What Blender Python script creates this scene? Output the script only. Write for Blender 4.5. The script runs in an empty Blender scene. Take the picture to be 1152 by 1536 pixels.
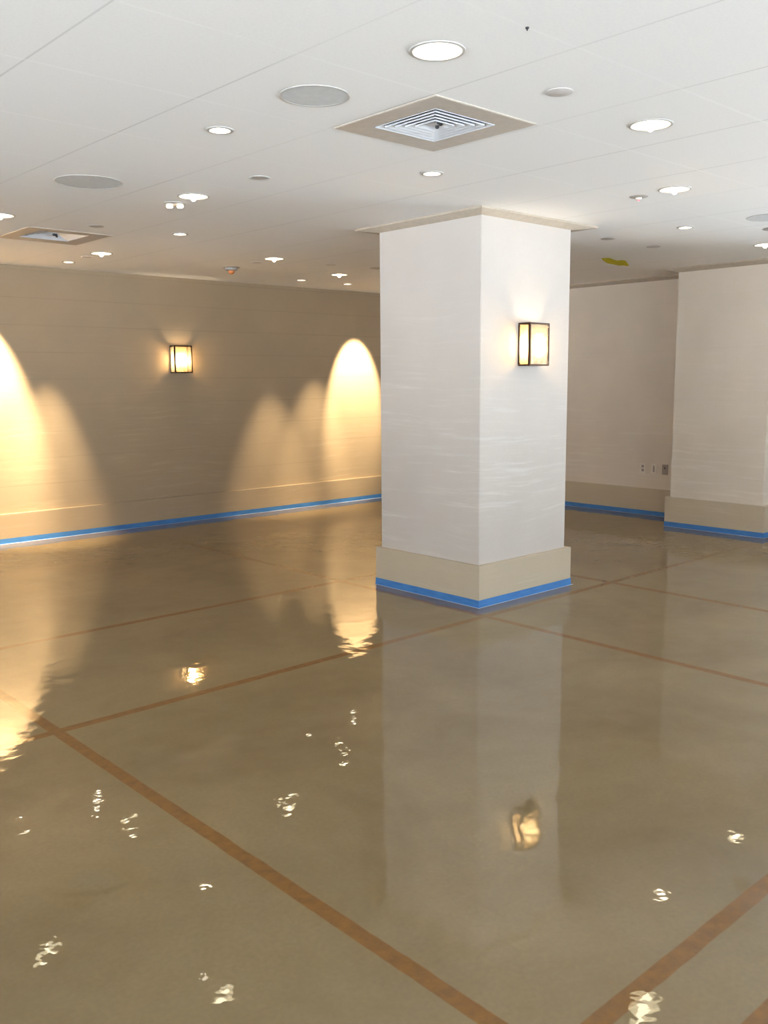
import bpy, bmesh, math, random
from mathutils import Vector, Matrix
from mathutils.geometry import delaunay_2d_cdt
random.seed(7)
PI = math.pi
scene = bpy.context.scene
C = scene.collection
H = 2.734            # ceiling height
CAM = 1.6

# ------------------------------------------------------------------ materials
def new_mat(name):
    m = bpy.data.materials.new(name); m.use_nodes = True
    nt = m.node_tree
    for n in list(nt.nodes): nt.nodes.remove(n)
    out = nt.nodes.new('ShaderNodeOutputMaterial')
    return m, nt, out
def N(nt, t, **kw):
    n = nt.nodes.new(t)
    for k, v in kw.items():
        if k.startswith('i_'):
            key = k[2:]
            key = int(key) if key.isdigit() else key.replace('_', ' ')
            n.inputs[key].default_value = v
        else: setattr(n, k, v)
    return n
def L(nt, a, b): nt.links.new(a, b)
def val(nt, op, a, b=None, c=None):
    n = nt.nodes.new('ShaderNodeMath'); n.operation = op
    for i, v in enumerate((a, b, c)):
        if v is None: continue
        if isinstance(v, (int, float)): n.inputs[i].default_value = v
        else: L(nt, v, n.inputs[i])
    return n.outputs[0]
def mixc(nt, fac, a, b, mode='MIX'):
    n = nt.nodes.new('ShaderNodeMix'); n.data_type = 'RGBA'; n.blend_type = mode
    for s, v in ((n.inputs[0], fac), (n.inputs[6], a), (n.inputs[7], b)):
        if isinstance(v, (int, float)): s.default_value = v
        elif isinstance(v, tuple): s.default_value = (*v, 1) if len(v) == 3 else v
        else: L(nt, v, s)
    return n.outputs[2]
def noise(nt, vec, scale, detail=3, rough=.5, dist=0):
    n = N(nt, 'ShaderNodeTexNoise'); n.inputs['Scale'].default_value = scale
    n.inputs['Detail'].default_value = detail; n.inputs['Roughness'].default_value = rough
    n.inputs['Distortion'].default_value = dist
    L(nt, vec, n.inputs['Vector']); return n.outputs['Fac']
def ramp(nt, fac, lo, hi, a=0., b=1.):
    n = N(nt, 'ShaderNodeMapRange'); n.inputs['From Min'].default_value = lo; n.inputs['From Max'].default_value = hi
    n.inputs['To Min'].default_value = a; n.inputs['To Max'].default_value = b
    L(nt, fac, n.inputs['Value']); return n.outputs[0]
def mapping(nt, vec, scale=(1,1,1), rot=(0,0,0), loc=(0,0,0)):
    n = N(nt, 'ShaderNodeMapping'); n.inputs['Scale'].default_value = scale
    n.inputs['Rotation'].default_value = rot; n.inputs['Location'].default_value = loc
    L(nt, vec, n.inputs['Vector']); return n.outputs[0]
def geo_pos(nt): return N(nt, 'ShaderNodeNewGeometry').outputs['Position']
def bsdf(nt, out, color=(.8,.8,.8), rough=.5, metal=0., **kw):
    b = N(nt, 'ShaderNodeBsdfPrincipled')
    if isinstance(color, tuple): b.inputs['Base Color'].default_value = (*color, 1)
    else: L(nt, color, b.inputs['Base Color'])
    b.inputs['Roughness'].default_value = rough; b.inputs['Metallic'].default_value = metal
    for k, v in kw.items(): b.inputs[k.replace('_', ' ')].default_value = v
    L(nt, b.outputs[0], out.inputs['Surface']); return b

def simple(name, color, rough=.5, metal=0., var=.06, **kw):
    m, nt, out = new_mat(name)
    p = N(nt, 'ShaderNodeTexCoord').outputs['Object']
    f = noise(nt, p, 25, 3)
    c = mixc(nt, ramp(nt, f, .3, .7), tuple(x*(1-var) for x in color), tuple(min(1, x*(1+var)) for x in color))
    bsdf(nt, out, c, rough, metal, **kw)
    return m
def emitter(name, color, strength):
    m, nt, out = new_mat(name)
    e = N(nt, 'ShaderNodeEmission'); e.inputs[0].default_value = (*color, 1); e.inputs[1].default_value = strength
    L(nt, e.outputs[0], out.inputs['Surface']); return m

def wallcover(name, base, streak, seams=0., seam_pitch=.266, seam_off=.30, axis='X', streak_amt=.55):
    """pale wallcovering: fine linen grain, wispy drifting lighter streaks, horizontal seams"""
    m, nt, out = new_mat(name)
    P = geo_pos(nt)
    sep = N(nt, 'ShaderNodeSeparateXYZ'); L(nt, P, sep.inputs[0])
    # wispy streaks, slightly slanting, warped
    w = N(nt, 'ShaderNodeTexNoise'); w.inputs['Scale'].default_value = .9; w.inputs['Detail'].default_value = 2
    L(nt, P, w.inputs['Vector'])
    wv = N(nt, 'ShaderNodeVectorMath', operation='SCALE'); L(nt, w.outputs['Color'], wv.inputs[0]); wv.inputs['Scale'].default_value = .16
    ad = N(nt, 'ShaderNodeVectorMath', operation='ADD'); L(nt, P, ad.inputs[0]); L(nt, wv.outputs[0], ad.inputs[1])
    s1 = noise(nt, mapping(nt, ad.outputs[0], (1.5, 1.5, 30), (.13, .11, 0)), 1.0, 7, .70)
    s1 = ramp(nt, s1, .52, .74)
    patch = ramp(nt, noise(nt, mapping(nt, P, (.9, .9, 1.3)), 1.0, 2), .36, .58)
    low = ramp(nt, sep.outputs['Z'], 2.3, .6, .15, 1.)      # the streaking is denser towards the foot of the cloth
    st = val(nt, 'MULTIPLY', val(nt, 'MULTIPLY', s1, patch), low)
    st = val(nt, 'MULTIPLY', st, streak_amt)
    col = mixc(nt, st, base, streak)
    # large soft mottling
    mo = ramp(nt, noise(nt, P, 2.2, 3), .3, .7, .965, 1.03)
    # linen weave
    we = noise(nt, mapping(nt, P, (160, 160, 420)), 1.0, 2)
    we2 = noise(nt, mapping(nt, P, (420, 420, 60)), 1.0, 2)
    gr = ramp(nt, val(nt, 'ADD', we, we2), .7, 1.3, .965, 1.035)
    g = val(nt, 'MULTIPLY', mo, gr)
    if seams > 0:
        zz = val(nt, 'SUBTRACT', sep.outputs['Z'], seam_off)
        zz = val(nt, 'DIVIDE', zz, seam_pitch)
        fr = val(nt, 'FRACT', val(nt, 'ADD', zz, .5))
        d = val(nt, 'ABSOLUTE', val(nt, 'SUBTRACT', fr, .5))
        line = ramp(nt, d, .008, .022, 1., 0.)
        run = ramp(nt, noise(nt, mapping(nt, P, (.6, .6, 9)), 1.0, 1), .35, .6, .35, 1.)
        line = val(nt, 'MULTIPLY', line, run)
        g = val(nt, 'MULTIPLY', g, val(nt, 'SUBTRACT', 1., val(nt, 'MULTIPLY', line, seams)))
    sc = N(nt, 'ShaderNodeVectorMath', operation='SCALE'); L(nt, col, sc.inputs[0]); L(nt, g, sc.inputs['Scale'])
    b = bsdf(nt, out, sc.outputs[0], .62, 0, Specular_IOR_Level=.3)
    bp = N(nt, 'ShaderNodeBump'); bp.inputs['Strength'].default_value = .12; bp.inputs['Distance'].default_value = .002
    L(nt, val(nt, 'ADD', we, we2), bp.inputs['Height']); L(nt, bp.outputs[0], b.inputs['Normal'])
    return m

STRIP_X = (1.600, 4.585, 6.085)      # stained lines along Y
STRIP_Y = (0.905, 1.180, 4.000, 5.535)  # stained lines along X
def floor_material():
    m, nt, out = new_mat('polished_dyed_concrete')
    P = geo_pos(nt)
    sep = N(nt, 'ShaderNodeSeparateXYZ'); L(nt, P, sep.inputs[0])
    X, Y = sep.outputs['X'], sep.outputs['Y']
    c1 = noise(nt, P, 1.1, 6, .6, .6); c2 = noise(nt, P, 6.5, 5, .6); c3 = noise(nt, P, 60, 3)
    base = mixc(nt, ramp(nt, c1, .3, .72), (.160,.106,.042), (.235,.166,.075))
    base = mixc(nt, ramp(nt, c2, .35, .75, 0, .35), base, (.235,.172,.092))
    base = mixc(nt, ramp(nt, c3, .3, .7, 0, .2), base, (.11,.078,.038))
    wob = val(nt, 'MULTIPLY', val(nt, 'SUBTRACT', noise(nt, P, 9, 3), .5), .010)
    mask = None
    for vals, S in ((STRIP_X, X), (STRIP_Y, Y)):
        for v in vals:
            d = val(nt, 'ABSOLUTE', val(nt, 'ADD', val(nt, 'SUBTRACT', S, v), wob))
            l = ramp(nt, d, .0255, .0305, 1., 0.)
            mask = l if mask is None else val(nt, 'MAXIMUM', mask, l)
    st = mixc(nt, ramp(nt, noise(nt, P, 22, 5, .65), .3, .7), (.125,.050,.001), (.205,.084,.002))
    col = mixc(nt, val(nt, 'MULTIPLY', mask, .95), base, st)
    b = bsdf(nt, out, col, .55, 0, Specular_IOR_Level=.2)
    b.inputs['Coat Weight'].default_value = 1.0
    b.inputs['Coat Roughness'].default_value = .010
    b.inputs['Coat IOR'].default_value = 1.5
    # clear coat not perfectly level: broad waves, orange peel
    h1 = noise(nt, P, 4.0, 2, .5); h2 = noise(nt, P, 14, 2, .5)
    hh = val(nt, 'ADD', val(nt, 'MULTIPLY', h1, COAT_A), val(nt, 'MULTIPLY', h2, COAT_B))
    bp = N(nt, 'ShaderNodeBump'); bp.inputs['Strength'].default_value = 1.0; bp.inputs['Distance'].default_value = 1.0
    L(nt, hh, bp.inputs['Height']); L(nt, bp.outputs[0], b.inputs['Coat Normal'])
    return m
COAT_A, COAT_B = .0026, .0005

def ceiling_material():
    m, nt, out = new_mat('white_ceiling_panels')
    P = geo_pos(nt)
    sep = N(nt, 'ShaderNodeSeparateXYZ'); L(nt, P, sep.inputs[0])
    def seam(S, off, pitch, w):
        f = val(nt, 'FRACT', val(nt, 'ADD', val(nt, 'DIVIDE', val(nt, 'SUBTRACT', S, off), pitch), .5))
        return ramp(nt, val(nt, 'ABSOLUTE', val(nt, 'SUBTRACT', f, .5)), w, w*2.2, 1., 0.)
    a = seam(sep.outputs['X'], 1.391, .6915, .004)
    bq = seam(sep.outputs['Y'], 2.708, .6870, .005)
    fade = ramp(nt, noise(nt, P, .8, 2), .35, .6, .25, 1.)
    g = ramp(nt, noise(nt, P, 90, 3), .3, .7, .98, 1.02)
    col = mixc(nt, val(nt, 'MULTIPLY', val(nt, 'MULTIPLY', a, fade), .5), (.88,.87,.86), (.52,.51,.50))
    col = mixc(nt, val(nt, 'MULTIPLY', val(nt, 'MULTIPLY', bq, fade), .5), col, (.97,.97,.97))
    sc = N(nt, 'ShaderNodeVectorMath', operation='SCALE'); L(nt, col, sc.inputs[0]); L(nt, g, sc.inputs['Scale'])
    bsdf(nt, out, sc.outputs[0], .75, 0, Specular_IOR_Level=.2)
    return m

def tape_material():
    m, nt, out = new_mat('blue_masking_tape')
    P = geo_pos(nt)
    c = mixc(nt, ramp(nt, noise(nt, mapping(nt, P, (8, 8, 60)), 1, 4), .3, .7), (.035,.155,.42), (.06,.22,.52))
    bsdf(nt, out, c, .6); return m

def glass_material():
    """seeded antique glass: mostly clear, a little scatter, wavy surface"""
    m, nt, out = new_mat('seeded_glass')
    P = N(nt, 'ShaderNodeTexCoord').outputs['Object']
    t = N(nt, 'ShaderNodeBsdfTransparent'); t.inputs[0].default_value = (1,.93,.80,1)
    g = N(nt, 'ShaderNodeBsdfGlossy'); g.inputs['Roughness'].default_value = .04
    tl = N(nt, 'ShaderNodeBsdfTranslucent'); tl.inputs[0].default_value = (1,.88,.66,1)
    vo = N(nt, 'ShaderNodeTexVoronoi'); vo.inputs['Scale'].default_value = 70; L(nt, P, vo.inputs['Vector'])
    seeds = ramp(nt, vo.outputs['Distance'], .10, .22, 1, 0)
    wav = noise(nt, mapping(nt, P, (1,1,.4)), 45, 2)
    bp = N(nt, 'ShaderNodeBump'); bp.inputs['Distance'].default_value = .004; bp.inputs['Strength'].default_value = .6
    L(nt, val(nt, 'ADD', wav, seeds), bp.inputs['Height']); L(nt, bp.outputs[0], g.inputs['Normal']); L(nt, bp.outputs[0], tl.inputs['Normal'])
    fr = N(nt, 'ShaderNodeFresnel'); fr.inputs[0].default_value = 1.5
    m1 = N(nt, 'ShaderNodeMixShader'); L(nt, fr.outputs[0], m1.inputs[0]); L(nt, t.outputs[0], m1.inputs[1]); L(nt, g.outputs[0], m1.inputs[2])
    m2 = N(nt, 'ShaderNodeMixShader'); L(nt, val(nt, 'ADD', val(nt, 'MULTIPLY', seeds, .25), .07), m2.inputs[0])
    L(nt, m1.outputs[0], m2.inputs[1]); L(nt, tl.outputs[0], m2.inputs[2]); L(nt, m2.outputs[0], out.inputs['Surface'])
    return m
def window_glass():
    m, nt, out = new_mat('window_glass')
    t = N(nt, 'ShaderNodeBsdfTransparent'); t.inputs[0].default_value = (.97,.99,.98,1)
    g = N(nt, 'ShaderNodeBsdfGlossy'); g.inputs['Roughness'].default_value = .0
    fr = N(nt, 'ShaderNodeFresnel'); fr.inputs[0].default_value = 1.45
    m1 = N(nt, 'ShaderNodeMixShader'); L(nt, fr.outputs[0], m1.inputs[0]); L(nt, t.outputs[0], m1.inputs[1]); L(nt, g.outputs[0], m1.inputs[2])
    L(nt, m1.outputs[0], out.inputs['Surface']); return m

WALL = (.66,.585,.50)
M = dict(
    floor=floor_material(), ceiling=ceiling_material(),
    wall=wallcover('wallcovering_wispy', WALL, (.80,.745,.67), seams=.03, streak_amt=.8),
    wall_left=wallcover('wallcovering_coursed', (.385,.29,.19), (.56,.45,.31), seams=.15, streak_amt=.5),
    column=wallcover('wallcovering_column', (.545,.495,.45), (.72,.69,.645), seams=.0, streak_amt=.8),
    base=wallcover('baseboard_cloth', (.50,.42,.31), (.62,.54,.42), streak_amt=.6),
    base_left=wallcover('baseboard_left_cloth', (.385,.29,.19), (.56,.45,.31), streak_amt=.5),
    crown=simple('beige_crown', (.44,.375,.30), .6),
    tape=tape_material(),
    tapeliner=simple('tape_paper_edge', (.62,.66,.68), .7),
    frame=simple('diffuser_frame_beige', (.50,.44,.38), .45),
    louver=simple('diffuser_louver_white', (.66,.68,.72), .4),
    plenum=simple('plenum_grey', (.50,.51,.53), .7),
    dark=simple('dark_steel', (.06,.06,.065), .5, .6),
    ring=simple('satin_nickel_trim', (.46,.44,.42), .45, .0),
    ringwhite=simple('white_enamel_trim', (.60,.59,.58), .5),
    reflector=simple('white_reflector', (.88,.87,.84), .35),
    speaker=simple('speaker_grille_grey', (.60,.61,.61), .7),
    speaker_rim=simple('speaker_rim_grey', (.50,.485,.47), .55),
    cover=simple('cover_plate_grey', (.42,.385,.36), .5),
    cover_light=simple('cover_plate_pale', (.60,.56,.54), .5),
    bronze=simple('oiled_bronze', (.055,.025,.012), .42, .7),
    backplate=simple('brushed_brass_reflector', (.50,.36,.22), .4, .6),
    socket=simple('ivory_candle_sleeve', (.75,.66,.48), .5),
    glass=glass_material(), winglass=window_glass(),
    amber=simple('amber_plastic', (.62,.20,.04), .3),
    white_plastic=simple('white_plastic', (.70,.64,.57), .4),
    grey_plate=simple('grey_plate', (.36,.31,.29), .45, .3),
    slot=simple('dark_slot', (.12,.09,.075), .6),
    yellow=simple('yellow_tape', (.46,.37,.02), .5),
    winframe=simple('window_frame_white', (.6,.6,.6), .5),
    backwall=simple('plain_wall_paint', (.62,.57,.50), .8),
    bulb=emitter('downlight_lamp_glow', (1,.88,.60), 9),
    bulb_small=emitter('spot_lens_glow', (1,.86,.62), 14),
    bulb_twin=emitter('twin_bulb_glow', (1,.88,.70), 4),
    filament=emitter('sconce_bulb_glow', (1,.80,.52), 160),
    led=emitter('red_indicator', (1,.08,.12), 3),
)

# ------------------------------------------------------------------ mesh helpers
def link(name, bm, mat, parent=None, smooth=False, recalc=True):
    if recalc: bmesh.ops.recalc_face_normals(bm, faces=bm.faces)
    me = bpy.data.meshes.new(name); bm.to_mesh(me); bm.free()
    if smooth:
        for p in me.polygons: p.use_smooth = True
        me.set_sharp_from_angle(angle=math.radians(32))
    me.materials.append(mat)
    o = bpy.data.objects.new(name, me); C.objects.link(o)
    if parent: o.parent = parent
    return o
def box(bm, x0, x1, y0, y1, z0, z1):
    vs = [bm.verts.new((x, y, z)) for z in (z0, z1) for x, y in ((x0,y0),(x1,y0),(x1,y1),(x0,y1))]
    for f in ((0,3,2,1),(4,5,6,7),(0,1,5,4),(1,2,6,5),(2,3,7,6),(3,0,4,7)): bm.faces.new([vs[i] for i in f])
def bbox(bm, x0, x1, y0, y1, z0, z1, b=.003):
    t = bmesh.new(); box(t, x0, x1, y0, y1, z0, z1)
    bmesh.ops.bevel(t, geom=list(t.edges), offset=b, segments=2, affect='EDGES')
    me = bpy.data.meshes.new('tmp'); t.to_mesh(me); t.free(); bm.from_mesh(me); bpy.data.meshes.remove(me)
def lathe(bm, prof, seg=48, cx=0, cy=0):
    """prof: (radius, z) list; r=0 ends are closed by a single vertex"""
    rings = []
    for r, z in prof:
        if r < 1e-6: rings.append([bm.verts.new((cx, cy, z))])
        else: rings.append([bm.verts.new((cx+r*math.cos(2*PI*k/seg), cy+r*math.sin(2*PI*k/seg), z)) for k in range(seg)])
    for a, b in zip(rings, rings[1:]):
        for k in range(seg):
            k2 = (k+1) % seg
            if len(a) == 1 and len(b) == 1: continue
            if len(a) == 1: bm.faces.new((a[0], b[k], b[k2]))
            elif len(b) == 1: bm.faces.new((a[k], a[k2], b[0]))
            else: bm.faces.new((a[k], a[k2], b[k2], b[k]))
def empty(name, loc, rz=0):
    o = bpy.data.objects.new(name, None); C.objects.link(o)
    o.empty_display_size = .05; o.location = loc; o.rotation_euler = (0, 0, rz); return o
def tag(o, label=None, cat=None, group=None, kind=None):
    if label: o['label'] = label
    if cat: o['category'] = cat
    if group: o['group'] = group
    if kind: o['kind'] = kind
    return o
def copy_tree(o, parent=None):
    c = o.copy(); C.objects.link(c)
    if parent: c.parent = parent
    for ch in list(o.children): copy_tree(ch, c)
    return c
used = set()
def place(proto, x, y, label, z=H, rz=None):
    if proto.name in used: o = copy_tree(proto)
    else: used.add(proto.name); o = proto
    o.location = (x, y, z); o['label'] = label
    if rz is not None: o.rotation_euler = (0, 0, rz)
    return o

# ------------------------------------------------------------------ room shell
X0, Y0 = -4.4, -4.4
X1, Y1 = 9.50, 9.22
bm = bmesh.new(); box(bm, X0-.2, X1+.2, Y0-.2, Y1+.2, -.12, 0)
tag(link('floor', bm, M['floor']), kind='structure')

# fixtures: position on the ceiling and recess radius
LARGE = [  # (x, y, label)
    (2.430, 2.363, 'big lit round downlight nearest the top edge, above the square vent'),
    (3.834, 2.382, 'big lit round downlight right of the square vent, level with its right tip'),
    (5.223, 3.065, 'big lit round downlight above and right of the pillar, beside the red-dotted disc'),
    (3.116, 5.139, 'big lit round downlight touching the twin-bulb spot, right of the large grey disc'),
    (3.828, 7.903, 'big lit round downlight just right of the far-left square vent'),
    (5.229, 7.225, 'big lit round downlight right of the amber-tipped detector near the wall'),
    (6.555, 7.859, 'big lit round downlight nearest the pillar, above the far bright wall pool'),
    (2.451, 6.560, 'lit round downlight half cut by the left edge, above the far-left vent'),
    (7.968, 3.784, 'lit round downlight at the right edge, just above the pilaster'),
]
SMALL = [
    (2.414, 3.731, 'small lit spot between the two large grey ceiling discs'),
    (3.786, 3.722, 'small lit spot alone between the square vent and the pillar top'),
    (6.580, 3.759, 'small lit spot right of the pillar, below the red-dotted disc'),
    (3.806, 6.494, 'small lit spot below the twin-bulb spot'),
    (3.858, 8.662, 'small lit spot nearest the left wall, below the far-left square vent'),
    (6.560, 8.544, 'small lit spot against the left wall, the left one of a pair by the pillar'),
    (7.257, 8.554, 'small lit spot against the left wall, the right one of a pair by the pillar'),
]
HIDDEN_SPOTS = [(3.06, 8.60), (7.93, 8.55)]
VENTS = [(3.105, 3.036, .325, .197), (3.105, 7.215, .33, .20)]
R_BIG, R_SMALL = .086, .046
holes = [(x, y, R_BIG) for x, y, _ in LARGE] + [(x, y, R_SMALL) for x, y, _ in SMALL] + [(x, y, R_SMALL) for x, y in HIDDEN_SPOTS]
verts = [Vector((X0-.2, Y0-.2)), Vector((X1+.2, Y0-.2)), Vector((X1+.2, Y1+.2)), Vector((X0-.2, Y1+.2))]
loops = [[0,1,2,3]]
for x, y, r in holes:
    s = len(verts)
    for k in range(40): verts.append(Vector((x+r*math.cos(2*PI*k/40), y+r*math.sin(2*PI*k/40))))
    loops.append(list(range(s, s+40)))
for x, y, a, b in VENTS:
    s = len(verts)
    for sx, sy in ((-1,-1),(1,-1),(1,1),(-1,1)): verts.append(Vector((x+sx*b, y+sy*b)))
    loops.append(list(range(s, s+4)))
edges = [(l[i], l[(i+1) % len(l)]) for l in loops for i in range(len(l))]
vo, eo, fo, ov, oe, of = delaunay_2d_cdt(verts, edges, [], 0, 1e-5)
def in_hole(c):
    for x, y, r in holes:
        if (c.x-x)**2 + (c.y-y)**2 < (r*.999)**2: return True
    for x, y, a, b in VENTS:
        if abs(c.x-x) < b and abs(c.y-y) < b: return True
    return False
bm = bmesh.new()
lo = [bm.verts.new((v.x, v.y, H)) for v in vo]
for f in fo:
    c = sum((vo[i] for i in f), Vector((0, 0))) / len(f)
    if not in_hole(c): bm.faces.new([lo[i] for i in reversed(f)])
r = bmesh.ops.extrude_face_region(bm, geom=list(bm.faces))
for v in [g for g in r['geom'] if isinstance(g, bmesh.types.BMVert)]: v.co.z += .02
tag(link('ceiling', bm, M['ceiling']), kind='structure')
# slab above so that no daylight falls through the recesses
bm = bmesh.new(); box(bm, X0-.2, X1+.2, Y0-.2, Y1+.2, H+.24, H+.34)
tag(link('ceiling_slab', bm, M['plenum']), kind='structure')

bm = bmesh.new(); box(bm, X0, X1+.2, Y1, Y1+.2, 0, H+.24)
tag(link('wall_left', bm, M['wall_left']), kind='structure')

def board(name, x0, x1, y0, y1, mat, z0=.0, z1=.297, parent=None):
    bm = bmesh.new(); bbox(bm, x0, x1, y0, y1, z0, z1, .004)
    return link(name, bm, mat, parent)
tag(board('baseboard_left', X0, X1, Y1-.035, Y1+.01, M['base_left']), kind='structure')
for y0_, y1_, nm in ((5.19, Y1-.035, 'baseboard_right'), (Y0, 4.08, 'baseboard_near')):
    tag(board(nm, X1-.035, X1+.01, y0_, y1_, M['base'], z1=.31), kind='structure')

# walls with tall shopfront glazing behind and beside the camera (daylight comes in here; some openings added as fill)
def glazed_wall(name, axis, pos, a0, a1, openings, wn, mat='backwall'):
    bm = bmesh.new()
    def b(u0, u1, z0, z1):
        if axis == 'x': box(bm, pos-.2, pos, u0, u1, z0, z1)
        else: box(bm, u0, u1, pos-.2, pos, z0, z1)
    u = a0
    for o0, o1, s, t in openings:
        b(u, o0, 0, H+.24); b(o0, o1, 0, s); b(o0, o1, t, H+.24); u = o1
    b(u, a1, 0, H+.24)
    tag(link(name, bm, M[mat]), kind='structure')
    for i, (o0, o1, s, t) in enumerate(openings):
        w = empty('window_%d' % (wn+i), (0, 0, 0)); tag(w, kind='structure')
        fb = bmesh.new(); pb = bmesh.new()
        def q(bm_, u0, u1, z0, z1, d0, d1):
            if axis == 'x': box(bm_, pos+d0, pos+d1, u0, u1, z0, z1)
            else: box(bm_, u0, u1, pos+d0, pos+d1, z0, z1)
        q(fb, o0, o1, s, s+.06, -.13, -.05); q(fb, o0, o1, t-.06, t, -.13, -.05)
        n = max(2, round((o1-o0)/1.3))
        for k in range(n+1):
            uc = o0 + .03 + (o1-o0-.06)*k/n
            q(fb, uc-.03, uc+.03, s+.06, t-.06, -.13, -.05)
        q(pb, o0+.03, o1-.03, s+.03, t-.03, -.094, -.086)
        link('window_frame', fb, M['winframe'], w); link('pane', pb, M['winglass'], w)
glazed_wall('wall_back', 'y', Y0, X0, X1, [(-3.8, 2.3, .40, 2.60), (2.8, 5.6, .40, 2.60)], 4)
glazed_wall('wall_near', 'x', X0, Y0, Y1, [(-3.8, 1.2, .40, 2.60), (1.7, 6.4, .40, 2.60)], 2)  # second opening is added, unseen, to carry daylight further along the ceiling

glazed_wall('wall_right', 'x', X1+.2, Y0, Y1, [(-3.8, 3.0, .40, 2.60)], 6, 'wall')  # unseen opening added to brighten the far right of the ceiling

# ------------------------------------------------------------------ column and pilaster
def crown(bm, bx, tx, z0, z1, lip=.012):
    """sloping crown: bx/tx = (x0,x1,y0,y1) at the wall and at the ceiling"""
    def ring(r, z): return [bm.verts.new((x, y, z)) for x, y in ((r[0],r[2]),(r[1],r[2]),(r[1],r[3]),(r[0],r[3]))]
    a, b, c = ring(bx, z0), ring(tx, z1-lip), ring(tx, z1)
    for p, q in ((a, b), (b, c)):
        for k in range(4): bm.faces.new((p[k], p[(k+1)%4], q[(k+1)%4], q[k]))
    bm.faces.new(a[::-1]); bm.faces.new(c)
def pillar(name, label, cat, b, base, z_top, ctop, zb, wrap):
    e = empty(name, ((b[0]+b[1])/2, (b[2]+b[3])/2, 0)); tag(e, label, cat)
    o = Vector(e.location)
    def loc(ob): ob.location = -o; return ob
    bm = bmesh.new(); bbox(bm, b[0], b[1], b[2], b[3], 0, z_top+.01, .004)
    s = loc(link('shaft', bm, wrap, e))
    bm = bmesh.new(); bbox(bm, *base, 0, zb, .004)
    loc(link('baseboard', bm, M['base'], e))
    bm = bmesh.new(); crown(bm, b, ctop, z_top, H)
    loc(link('crown_molding', bm, M['crown'], e))
    return e
COL = (4.762, 5.762, 4.220, 5.235)
COLB = (4.727, 5.805, 4.185, 5.268)
pillar('pillar', 'square cream pillar standing in the middle of the room, carrying a lit wall lantern', 'pillar',
       COL, COLB, 2.686, (4.712, 6.035, 4.172, 5.455), .297, M['column'])
PIL = (8.915, 9.50, 4.125, 5.150)
PILB = (8.880, 9.50, 4.085, 5.190)
pillar('pilaster', 'wide pale pilaster projecting from the right-hand wall at the right edge', 'pilaster',
       PIL, PILB, 2.686, (8.87, 9.50, 4.08, 5.27), .320, M['wall'])
# crown trims of the walls
def wall_crown(name, pts_low, pts_high):
    """prism between a low edge on the wall and a high edge out on the ceiling; pts = ((x,y),(x,y))"""
    bm = bmesh.new()
    (a, b), (c, d), = pts_low, pts_high
    z0, z1 = 2.686, H
    v = [bm.verts.new(p) for p in ((*a, z0), (*b, z0), (*d, z1-.012), (*c, z1-.012), (*c, z1), (*d, z1), (*a, z1), (*b, z1))]
    bm.faces.new((v[0], v[1], v[2], v[3])); bm.faces.new((v[3], v[2], v[5], v[4])); bm.faces.new((v[4], v[5], v[7], v[6]))
    bm.faces.new((v[6], v[7], v[1], v[0])); bm.faces.new((v[0], v[3], v[4], v[6])); bm.faces.new((v[1], v[7], v[5], v[2]))
    tag(link(name, bm, M['crown']), kind='structure')
wall_crown('trim_1', ((X1+.005, 5.155), (X1+.005, Y1)), ((X1-.05, 5.155), (X1-.05, Y1)))
wall_crown('trim_2', ((X1+.005, Y0), (X1+.005, 4.12)), ((X1-.05, Y0), (X1-.05, 4.12)))

# ------------------------------------------------------------------ blue masking tape
def tape(label, pts, zt=.052):
    """strip of tape standing on the floor, pts = polyline on the face, offset outward to the left of travel"""
    bm = bmesh.new()
    t = .0016; lip = .012
    n = len(pts); P = [Vector(p) for p in pts]; offs = []
    for i in range(n):
        d = []
        if i > 0: d.append((P[i]-P[i-1]).normalized())
        if i < n-1: d.append((P[i+1]-P[i]).normalized())
        nn = [Vector((-q.y, q.x)) for q in d]
        s = nn[0] if len(nn) == 1 else nn[0]+nn[1]
        offs.append(s)
    def prof(i, dist, z):
        p = P[i] + offs[i]*dist; return bm.verts.new((p.x, p.y, z))
    rows = []
    for i in range(n):
        rows.append([prof(i, .0002, zt), prof(i, t, zt), prof(i, t, t), prof(i, lip, t), prof(i, lip, .0003), prof(i, .0002, .0003)])
    for a, b in zip(rows, rows[1:]):
        for k in range(6): bm.faces.new((a[k], a[(k+1)%6], b[(k+1)%6], b[k]))
    bm.faces.new(rows[0]); bm.faces.new(rows[-1][::-1])
    o = link('masking_tape', bm, M['tape']); tag(o, label, 'tape', 'blue masking tape along the skirting')
    # the paper edge left on the floor
    bm = bmesh.new(); rows = []
    for i in range(n):
        rows.append([prof(i, lip, t*1.05), prof(i, lip+.004, .0008), prof(i, lip+.004, .0002), prof(i, lip, .0002)])
    for a, b in zip(rows, rows[1:]):
        for k in range(4): bm.faces.new((a[k], a[(k+1)%4], b[(k+1)%4], b[k]))
    bm.faces.new(rows[0]); bm.faces.new(rows[-1][::-1])
    e = link('paper_edge', bm, M['tapeliner'], o); e['label'] = 'thin pale paper edge'
    return o
b0, b1, b2, b3 = COLB
tape('blue masking tape wrapped round the foot of the central pillar', [(b0, b3), (b0, b2), (b1, b2), (b1, b3)][::-1])
tape('long blue masking tape along the foot of the left wall', [(X1-.036, Y1-.0355), (X0+.01, Y1-.0355)][::-1][::-1])
tape('blue masking tape along the foot of the far wall, between pillar and pilaster', [(X1-.0355, 5.19), (X1-.0355, Y1-.04)])
b0, b1, b2, b3 = PILB
tape('blue masking tape round the foot of the pilaster at the right edge', [(X1-.036, b2), (b0, b2), (b0, b3)])

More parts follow.
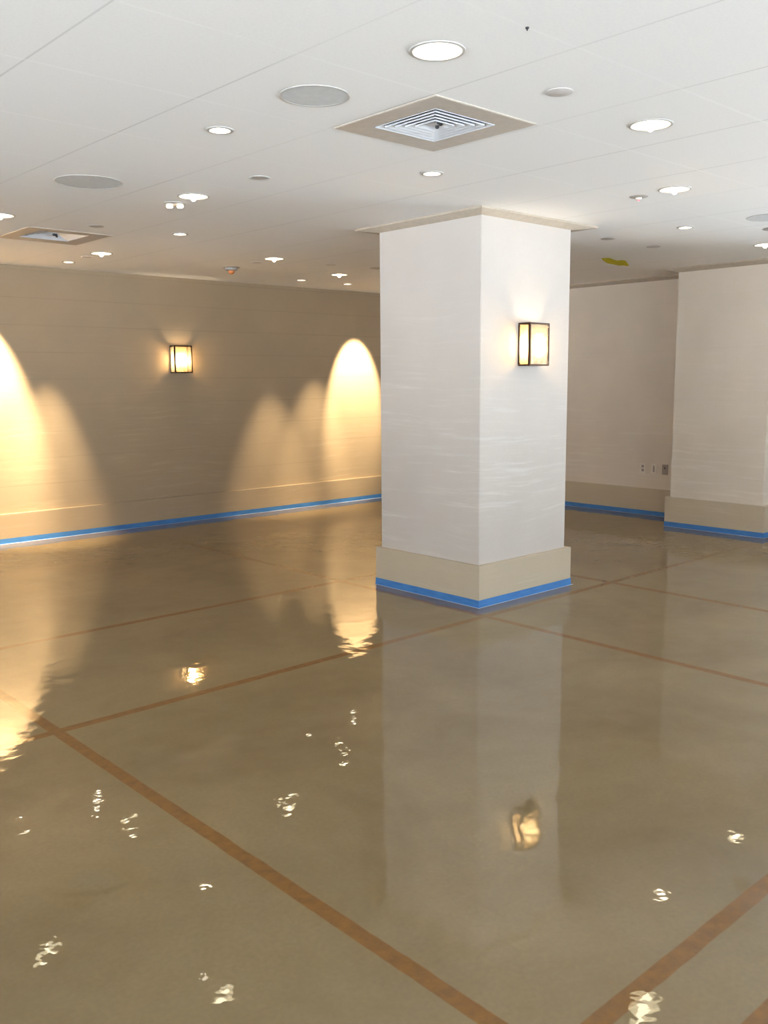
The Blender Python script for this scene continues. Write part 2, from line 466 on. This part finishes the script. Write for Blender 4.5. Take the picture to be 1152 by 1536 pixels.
# ------------------------------------------------------------------ wall lanterns
def make_sconce():
    """local frame: wall plane y=0, room is -y, centred on x, z from 0 (bottom) up"""
    w, d, h = .112, .108, .300
    e = empty('wall_lantern', (0, 0, 0)); tag(e, 'x', 'wall light', 'box wall lanterns')
    bm = bmesh.new(); bbox(bm, -w+.004, w-.004, -.008, 0, .004, h-.004, .002); link('back_plate', bm, M['backplate'], e)
    bm = bmesh.new(); bbox(bm, -w, w, -d, -.002, -.002, .010, .002); link('base_plate', bm, M['bronze'], e)
    t = .013
    bm = bmesh.new()      # top rim is an open hoop
    bbox(bm, -w, w, -d, -d+t, h-.012, h, .002); bbox(bm, -w, w, -.012, -.001, h-.012, h, .002)
    bbox(bm, -w, -w+t, -d+t, -.012, h-.012, h, .002); bbox(bm, w-t, w, -d+t, -.012, h-.012, h, .002)
    link('top_rim', bm, M['bronze'], e)
    for x, y in ((-w, -d), (w-t, -d), (-w, -.012), (w-t, -.012)):
        bm = bmesh.new(); bbox(bm, x, x+t, y, y+(.018 if y < -.05 else .012), .008, h-.010, .002); link('corner_post', bm, M['bronze'], e)
    bm = bmesh.new(); box(bm, -w+t, w-t, -d+.003, -d+.006, .010, h-.012); g = link('front_pane', bm, M['glass'], e); g['label'] = 'seeded clear front glass'
    for s in (-1, 1):
        bm = bmesh.new(); x = s*(w-.005); box(bm, x-.0015, x+.0015, -d+t, -.012, .010, h-.012); link('side_pane', bm, M['glass'], e)
    bm = bmesh.new(); lathe(bm, [(0,.010),(.020,.010),(.020,.016),(.013,.020),(.013,.085),(.014,.087),(0,.088)], 24, 0, -.054)
    s = link('candle_sleeve', bm, M['socket'], e, True)
    bm = bmesh.new(); lathe(bm, [(0,.088),(.010,.088),(.018,.105),(.026,.128),(.027,.145),(.020,.168),(.008,.186),(0,.190)], 24, 0, -.054)
    link('bulb', bm, M['filament'], s, True)
    # small clips that hold the glass
    for z in (.02, h-.032):
        for x in (-w+.012, w-.020):
            bm = bmesh.new(); bbox(bm, x, x+.008, -d-.0015, -d+.004, z, z+.008, .001); link('glass_clip', bm, M['backplate'], e)
    return e
def sconce_light(name, x, y, z, power):
    for dx, dy in ((0, -.054),):
        l = bpy.data.lights.new('lantern_glow', 'POINT'); l.energy = power; l.color = (1,.78,.52); l.shadow_soft_size = .014
        o = bpy.data.objects.new('lantern_glow', l); C.objects.link(o); o.location = (x+dx, y+dy, z)

sc = make_sconce()
sc.location = (5.275, 4.2195, 1.69); sc['label'] = 'lit bronze and glass lantern on the right face of the pillar'
s2 = copy_tree(sc); s2.location = (5.328, 9.2195, 1.69); s2['label'] = 'lit bronze and glass lantern on the tan left wall between the light pools'
sconce_light('a', 5.275, 4.2195, 1.83, 1.2); sconce_light('b', 5.328, 9.2195, 1.83, 1.2)

# ------------------------------------------------------------------ ceiling fittings (local z = 0 at the ceiling face)
def make_downlight():
    e = empty('downlight', (0, 0, H)); tag(e, 'x', 'ceiling light', 'large round downlights')
    bm = bmesh.new(); lathe(bm, [(.0855,.012),(.0855,-.001),(.087,-.0045),(.094,-.0050),(.098,-.003),(.099,0.0),(.0855,.0015)], 56)
    link('trim_ring', bm, M['ring'], e, True)
    bm = bmesh.new(); lathe(bm, [(.0855,.001),(.083,.02),(.074,.06),(.058,.10),(.035,.13),(0,.14)], 48)
    link('reflector', bm, M['reflector'], e, True)
    # spiral lamp: stacked coils and a rounded tip that hangs a little below the ring
    bm = bmesh.new(); prof = [(0,.125),(.016,.12),(.020,.105)]
    z = .10
    while z > .02:
        prof += [(.022, z), (.031, z-.006), (.022, z-.012)]; z -= .013
    prof += [(.024, .014), (.028, .004), (.022, -.012), (.014, -.024), (.006, -.030), (0, -.031)]
    lathe(bm, prof, 28); link('lamp', bm, M['bulb'], e, True)
    return e
def make_spot():
    e = empty('spotlight', (0, 0, H)); tag(e, 'x', 'ceiling light', 'small round spotlights')
    bm = bmesh.new(); lathe(bm, [(.0455,.010),(.0455,-.001),(.048,-.005),(.058,-.0055),(.063,-.003),(.064,0.0),(.0455,.0015)], 48)
    link('trim_ring', bm, M['ring'], e, True)
    bm = bmesh.new(); lathe(bm, [(.0455,.001),(.043,.012),(.040,.03),(.032,.05),(0,.052)], 40)
    link('baffle', bm, M['ringwhite'], e, True)
    bm = bmesh.new(); lathe(bm, [(0,.040),(.026,.036),(.030,.018),(.026,.008),(.012,.002),(0,.000)], 32)
    link('lens', bm, M['bulb_small'], e, True)
    return e
dl, sp = make_downlight(), make_spot()
for x, y, lab in LARGE: place(dl, x, y, lab)
for x, y, lab in SMALL: place(sp, x, y, lab)
hs = ['small lit spot by the left wall beyond the left edge, lighting the left pool', 'small lit spot by the left wall hidden behind the pillar']
for (x, y), lab in zip(HIDDEN_SPOTS, hs): place(sp, x, y, lab)

# surface mounted twin bulb fitting
e = empty('twin_spotlight', (3.143, 5.414, H)); tag(e, 'two small bare lit bulbs side by side on the ceiling next to a big downlight', 'ceiling light')
bm = bmesh.new(); lathe(bm, [(0,.004),(.070,.004),(.070,-.004),(.062,-.008),(0,-.009)], 40); link('base_plate', bm, M['ring'], e, True)
for k in (-1, 1):
    ux, uy = .676*0+ .737, -.676
    bm = bmesh.new(); lathe(bm, [(0,-.008),(.012,-.008),(.019,-.013),(.022,-.020),(.018,-.028),(0,-.032)], 24, .034*k*ux, .034*k*uy)
    link('bulb', bm, M['bulb_twin'], e, True)

# loudspeakers / flat discs
def disc(name, x, y, rad, mat, label, cat, group=None, rim=None, drop=.0035, rimw=.012):
    e = empty(name, (x, y, H)); tag(e, label, cat, group)
    if rim:
        bm = bmesh.new(); lathe(bm, [(rad-rimw,.002),(rad-rimw,-drop*.7),(rad-rimw*.7,-drop),(rad-.003,-drop),(rad,-drop*.5),(rad,.002),(rad-rimw,.002)], 64)
        link('rim', bm, rim, e, True)
        bm = bmesh.new(); lathe(bm, [(0,.002),(rad-rimw,.002),(rad-rimw,-drop*.55),(0,-drop*.56)], 64); link('grille', bm, mat, e, True)
    else:
        bm = bmesh.new(); lathe(bm, [(0,.002),(rad,.002),(rad,-drop*.5),(rad-.003,-drop),(0,-drop*1.3)], 48); link('plate', bm, mat, e, True)
    return e
disc('ceiling_speaker', 2.427, 3.049, .143, M['speaker'], 'rimmed round grey ceiling speaker left of the near square vent', 'speaker', 'round ceiling speakers', M['speaker_rim'])
disc('ceiling_speaker', 2.446, 5.165, .190, M['speaker'], 'broad flat grey ceiling speaker near the left edge', 'speaker', 'round ceiling speakers', M['speaker_rim'], rimw=.006)
disc('ceiling_speaker', 6.640, 3.130, .160, M['speaker'], 'round grey ceiling speaker cut by the right edge', 'speaker', 'round ceiling speakers', M['speaker_rim'], rimw=.006)
CP = 'round ceiling cover plates'
disc('ceiling_cover_plate', 3.131, 2.365, .056, M['cover_light'], 'small blank pale disc between the two nearest big downlights', 'cover plate', CP)
disc('ceiling_cover_plate', 3.127, 4.443, .060, M['cover'], 'small grey disc between the twin-bulb spot and the pillar top', 'cover plate', CP, M['ringwhite'])
disc('ceiling_cover_plate', 3.149, 6.556, .056, M['cover'], 'small grey disc above the right tip of the far-left square vent', 'cover plate', CP)
disc('ceiling_cover_plate', 5.258, 7.560, .052, M['cover_light'], 'faint small disc left of a lit downlight, beside the amber-tipped detector', 'cover plate', CP)
disc('ceiling_cover_plate', 3.824, 8.195, .052, M['cover_light'], 'faint small disc between a downlight and the left wall, under the far-left vent', 'cover plate', CP)
disc('ceiling_cover_plate', 5.929, 7.24, .055, M['cover_light'], 'faint small disc above the downlight nearest the pillar', 'cover plate', CP)
disc('ceiling_cover_plate', 6.469, 7.156, .075, M['cover'], 'grey disc touching the left edge of the pillar below its crown', 'cover plate', CP)
disc('ceiling_cover_plate', 6.611, 4.470, .060, M['cover'], 'dark disc just right of the pillar, nearest the yellow tape', 'cover plate', CP)
disc('ceiling_cover_plate', 7.317, 4.479, .058, M['cover_light'], 'pale disc with grey rim between the yellow tape and the right-hand small spot', 'cover plate', CP, M['cover'])
disc('ceiling_cover_plate', 7.180, 3.330, .100, M['cover'], 'grey disc at the right edge just below the cut-off speaker', 'cover plate', CP)
e = disc('smoke_detector', 5.255, 3.334, .058, M['cover'], 'small grey disc with a red dot beside the big downlight right of the pillar', 'detector')
bm = bmesh.new(); lathe(bm, [(0,-.007),(.020,-.007),(.018,-.018),(.010,-.022),(0,-.022)], 24); link('sensor_head', bm, M['white_plastic'], e, True)
bm = bmesh.new(); lathe(bm, [(0,-.021),(.006,-.021),(.005,-.026),(0,-.027)], 12, 0, 0); o = link('indicator_light', bm, M['led'], e, True); o['label'] = 'tiny red indicator light'
e = disc('fire_detector', 5.288, 8.042, .088, M['cover'], 'round grey detector with an amber tip, close to the left wall', 'detector')
bm = bmesh.new(); lathe(bm, [(0,-.007),(.066,-.007),(.062,-.026),(.045,-.034),(0,-.036)], 36); link('sensor_head', bm, M['cover'], e, True)
bm = bmesh.new(); lathe(bm, [(0,-.034),(.032,-.034),(.028,-.058),(.014,-.068),(0,-.070)], 24); o = link('amber_lens', bm, M['amber'], e, True); o['label'] = 'amber plastic tip'

# small dark screw hook
bm = bmesh.new(); lathe(bm, [(0,.002),(.006,.002),(.006,-.004),(.0022,-.006),(.0022,-.010),(0,-.011)], 12)
o = link('ceiling_hook', bm, M['dark'], None, True); o.location = (2.497, 2.02, H); tag(o, 'tiny dark screw in the ceiling at the top, right of the nearest downlight', 'hook')

# scrap of yellow tape stuck to the ceiling along one edge, the rest hanging down and curling
bm = bmesh.new()
cols = [(-.125,.0,.022,.000),(-.085,.0,.052,.012),(-.045,.0,.062,.030),(-.01,.014,.072,.040),(.03,.024,.078,.036),(.07,.020,.074,.022),(.105,.026,.080,.010),(.125,.050,.072,.004)]
rows = []
for x, zt, zb, dy in cols:
    rows.append([bm.verts.new((x, 0, -zt)), bm.verts.new((x+.006, -dy*.5-.004, -(zt+zb)/2)), bm.verts.new((x+.010, -dy-.012, -zb))])
for a_, b_ in zip(rows, rows[1:]):
    for k in range(2): bm.faces.new((a_[k], b_[k], b_[k+1], a_[k+1]))
bmesh.ops.solidify(bm, geom=list(bm.faces), thickness=.0008)
o = link('ceiling_tape_scrap', bm, M['yellow']); o.location = (7.708, 5.132, H); o.rotation_euler = (0, 0, -.742)
tag(o, 'torn scrap of yellow tape stuck to the ceiling right of the pillar', 'tape')

# square air diffusers
def make_vent(cx, cy, a, b, label, open_half=False):
    e = empty('air_vent', (cx, cy, H)); tag(e, label, 'air vent', 'square ceiling air vents')
    bm = bmesh.new()      # flat beige surround with a square hole, slightly dished toward the hole
    def ring(s, z): return [bm.verts.new((s*x, s*y, z)) for x, y in ((-1,-1),(1,-1),(1,1),(-1,1))]
    rs = [ring(a, .0005), ring(a, -.003), ring(a-.006, -.006), ring(b, -.002), ring(b, .010)]
    rs.append(ring(b+.004, .0005)) if False else None
    rs = [r for r in rs if r]
    for p, q in zip(rs, rs[1:]):
        for k in range(4): bm.faces.new((p[k], p[(k+1)%4], q[(k+1)%4], q[k]))
    for k in range(4): bm.faces.new((rs[0][k], rs[0][(k+1)%4], rs[-1][(k+1)%4], rs[-1][k]))
    link('surround', bm, M['frame'], e)
    bm = bmesh.new()      # duct box above
    rs = [ring(b-.001, .012), ring(b-.001, .20)]
    for p, q in zip(rs, rs[1:]):
        for k in range(4): bm.faces.new((p[k], p[(k+1)%4], q[(k+1)%4], q[k]))
    bm.faces.new(rs[1]); link('duct', bm, M['plenum'], e)
    # nested square cones
    n = 6
    for i in range(n):
        s1 = (b-.006)*(1-i/n) ; s0 = s1-.0255
        if s0 < .010: break
        bm = bmesh.new()
        z1, z0 = .000, .011
        if open_half: z1, z0 = .004+.005*i, .020+.005*i
        A_ = [ring(s1, z1-.004), ring(s1-.0005, z1+.003), ring(s0, z0+.003), ring(s0, z0)]
        for p, q in ((A_[0], A_[1]), (A_[1], A_[2]), (A_[2], A_[3]), (A_[3], A_[0])):
            for k in range(4): bm.faces.new((p[k], p[(k+1)%4], q[(k+1)%4], q[k]))
        link('louver_ring', bm, M['louver'], e)
    bm = bmesh.new()
    c0 = (b-.006)/n
    bbox(bm, -c0*.9, c0*.9, -c0*.9, c0*.9, .006, .010, .001); link('core_plate', bm, M['louver'], e)
    for x, y in ((-.020, -.045), (.004, -.035), (.028, .012)):
        bm = bmesh.new(); lathe(bm, [(0,.012),(.009,.012),(.009,-.004),(.005,-.007),(0,-.007)], 14, x, y); link('screw', bm, M['dark'], e, True)
    return e
make_vent(*VENTS[0], 'beige square air vent with pale nested louvers, left above the pillar, nearest the camera')
make_vent(*VENTS[1], 'far beige square air vent near the left edge, above the left wall', True)

# ------------------------------------------------------------------ outlets on the far wall
def outlet(y, label, kind):
    e = empty('wall_outlet', (X1, y, .485)); tag(e, label, 'outlet', 'outlets low on the far wall')
    mat = M['grey_plate'] if kind == 'jack' else M['white_plastic']
    bm = bmesh.new(); bbox(bm, -.006, 0, -.038, .038, 0, .118, .002); link('face_plate', bm, mat, e)
    if kind == 'jack':
        bm = bmesh.new(); t = Matrix.Rotation(-PI/2, 4, 'Y')
        lathe(bm, [(0,.004),(.011,.004),(.011,.012),(.007,.014),(0,.014)], 20)
        bmesh.ops.transform(bm, matrix=Matrix.Translation((0, 0, .078)) @ t, verts=bm.verts); link('jack', bm, M['slot'], e, True)
    elif kind == 'duplex':
        for z in (.036, .082):
            bm = bmesh.new(); bbox(bm, -.0085, -.005, -.016, .016, z-.015, z+.015, .0012); s = link('socket', bm, M['grey_plate'], e)
            bm = bmesh.new()
            for dy in (-.007, .007): box(bm, -.0092, -.0084, dy-.0015, dy+.0015, z-.006, z+.006)
            link('slot', bm, M['slot'], s)
    else:
        bm = bmesh.new(); bbox(bm, -.0085, -.005, -.010, .010, .022, .096, .0012); link('switch_strip', bm, M['grey_plate'], e)
outlet(5.853, 'white double socket plate low on the far wall, farthest from the pilaster', 'duplex')
outlet(5.707, 'white plate with one tall narrow insert, the middle of three low outlets', 'strip')
outlet(5.562, 'grey plate with one dark round jack, nearest the pilaster', 'jack')

# ------------------------------------------------------------------ lights
def spot(x, y, z, aim, power, half, blend, color=(1,.80,.55), size=.03):
    l = bpy.data.lights.new('lamp_beam', 'SPOT'); l.energy = power; l.color = color
    l.spot_size = 2*half; l.spot_blend = blend; l.shadow_soft_size = size
    o = bpy.data.objects.new('lamp_beam', l); C.objects.link(o); o.location = (x, y, z)
    d = Vector(aim); o.rotation_euler = d.to_track_quat('-Z', 'Y').to_euler(); return o
D = math.radians
# wall-washing spots
WARM = (1,.80,.50)
def wash(x, y, tilt, half, power, side=0, blend=.55):
    t = D(tilt); spot(x, y, H-.012, (math.sin(D(side)), math.sin(t), -math.cos(t)), power, D(half), blend, WARM, .02)
wash(3.06, 8.60, 28, 25, 850)
wash(3.858, 8.662, 9, 18, 480, -3, .95)
wash(6.56, 8.544, 11, 18, 290, 0, .95)
wash(7.257, 8.554, 13, 19, 290, 0, .95)
wash(7.93, 8.55, 29, 20, 600)

GROUND_FILL, SKY = 11.5, 3.8
# daylight outside the glazing behind the camera
w = bpy.data.worlds.new('daylight'); scene.world = w; w.use_nodes = True
nt = w.node_tree
for n in list(nt.nodes): nt.nodes.remove(n)
wo = nt.nodes.new('ShaderNodeOutputWorld'); bg = nt.nodes.new('ShaderNodeBackground')
tc = nt.nodes.new('ShaderNodeTexCoord'); sx = nt.nodes.new('ShaderNodeSeparateXYZ'); nt.links.new(tc.outputs['Generated'], sx.inputs[0])
mr = nt.nodes.new('ShaderNodeMapRange'); nt.links.new(sx.outputs['Z'], mr.inputs['Value'])
mr.inputs['From Min'].default_value = -.06; mr.inputs['From Max'].default_value = .04
mr.inputs['To Min'].default_value = GROUND_FILL; mr.inputs['To Max'].default_value = SKY     # lower half brightened as added fill for the ceiling, overcast sky above
nt.links.new(mr.outputs[0], bg.inputs[1]); bg.inputs[0].default_value = (.84,.90,1.0,1)
nt.links.new(bg.outputs[0], wo.inputs[0])
def portal(loc, aim, sx, sy):
    l = bpy.data.lights.new('window_portal', 'AREA'); l.shape = 'RECTANGLE'; l.size = sx; l.size_y = sy
    l.cycles.is_portal = True
    o = bpy.data.objects.new('window_portal', l); C.objects.link(o); o.location = loc
    o.rotation_euler = Vector(aim).to_track_quat('-Z', 'Z').to_euler()
portal((-.75, Y0-.22, 1.45), (0, 1, 0), 6.1, 2.3)
portal((4.2, Y0-.22, 1.45), (0, 1, 0), 2.8, 2.3)
portal((X0-.22, -1.3, 1.45), (1, 0, 0), 5.0, 2.3)
portal((X0-.22, 4.05, 1.45), (1, 0, 0), 4.7, 2.3)
portal((X1+.24, -.4, 1.5), (-1, 0, 0), 6.8, 2.2)

# ------------------------------------------------------------------ camera (solved from the vanishing lines)
cam = bpy.data.cameras.new('camera'); co = bpy.data.objects.new('camera', cam); C.objects.link(co)
f_px, pitch, roll, yaw = 1369.838, .144139, -.00717641, .829824
fw = Vector((math.cos(yaw)*math.cos(pitch), math.sin(yaw)*math.cos(pitch), -math.sin(pitch)))
r0 = Vector((math.sin(yaw), -math.cos(yaw), 0)); u0 = r0.cross(fw)
r = r0*math.cos(roll) + u0*math.sin(roll); u = -r0*math.sin(roll) + u0*math.cos(roll)
co.matrix_world = Matrix(((r.x, u.x, -fw.x, 0), (r.y, u.y, -fw.y, 0), (r.z, u.z, -fw.z, CAM), (0, 0, 0, 1)))
cam.sensor_fit = 'VERTICAL'; cam.sensor_height = 36; cam.lens = 36*f_px/1536
cam.clip_start = .05
scene.camera = co
scene.view_settings.view_transform = 'Standard'; scene.view_settings.look = 'None'
scene.view_settings.exposure = 0.75; scene.view_settings.gamma = 1; scene.view_settings.use_curve_mapping = False
scene.cycles.use_denoising = True
scene.cycles.max_bounces = 10; scene.cycles.diffuse_bounces = 6; scene.cycles.sample_clamp_indirect = 25
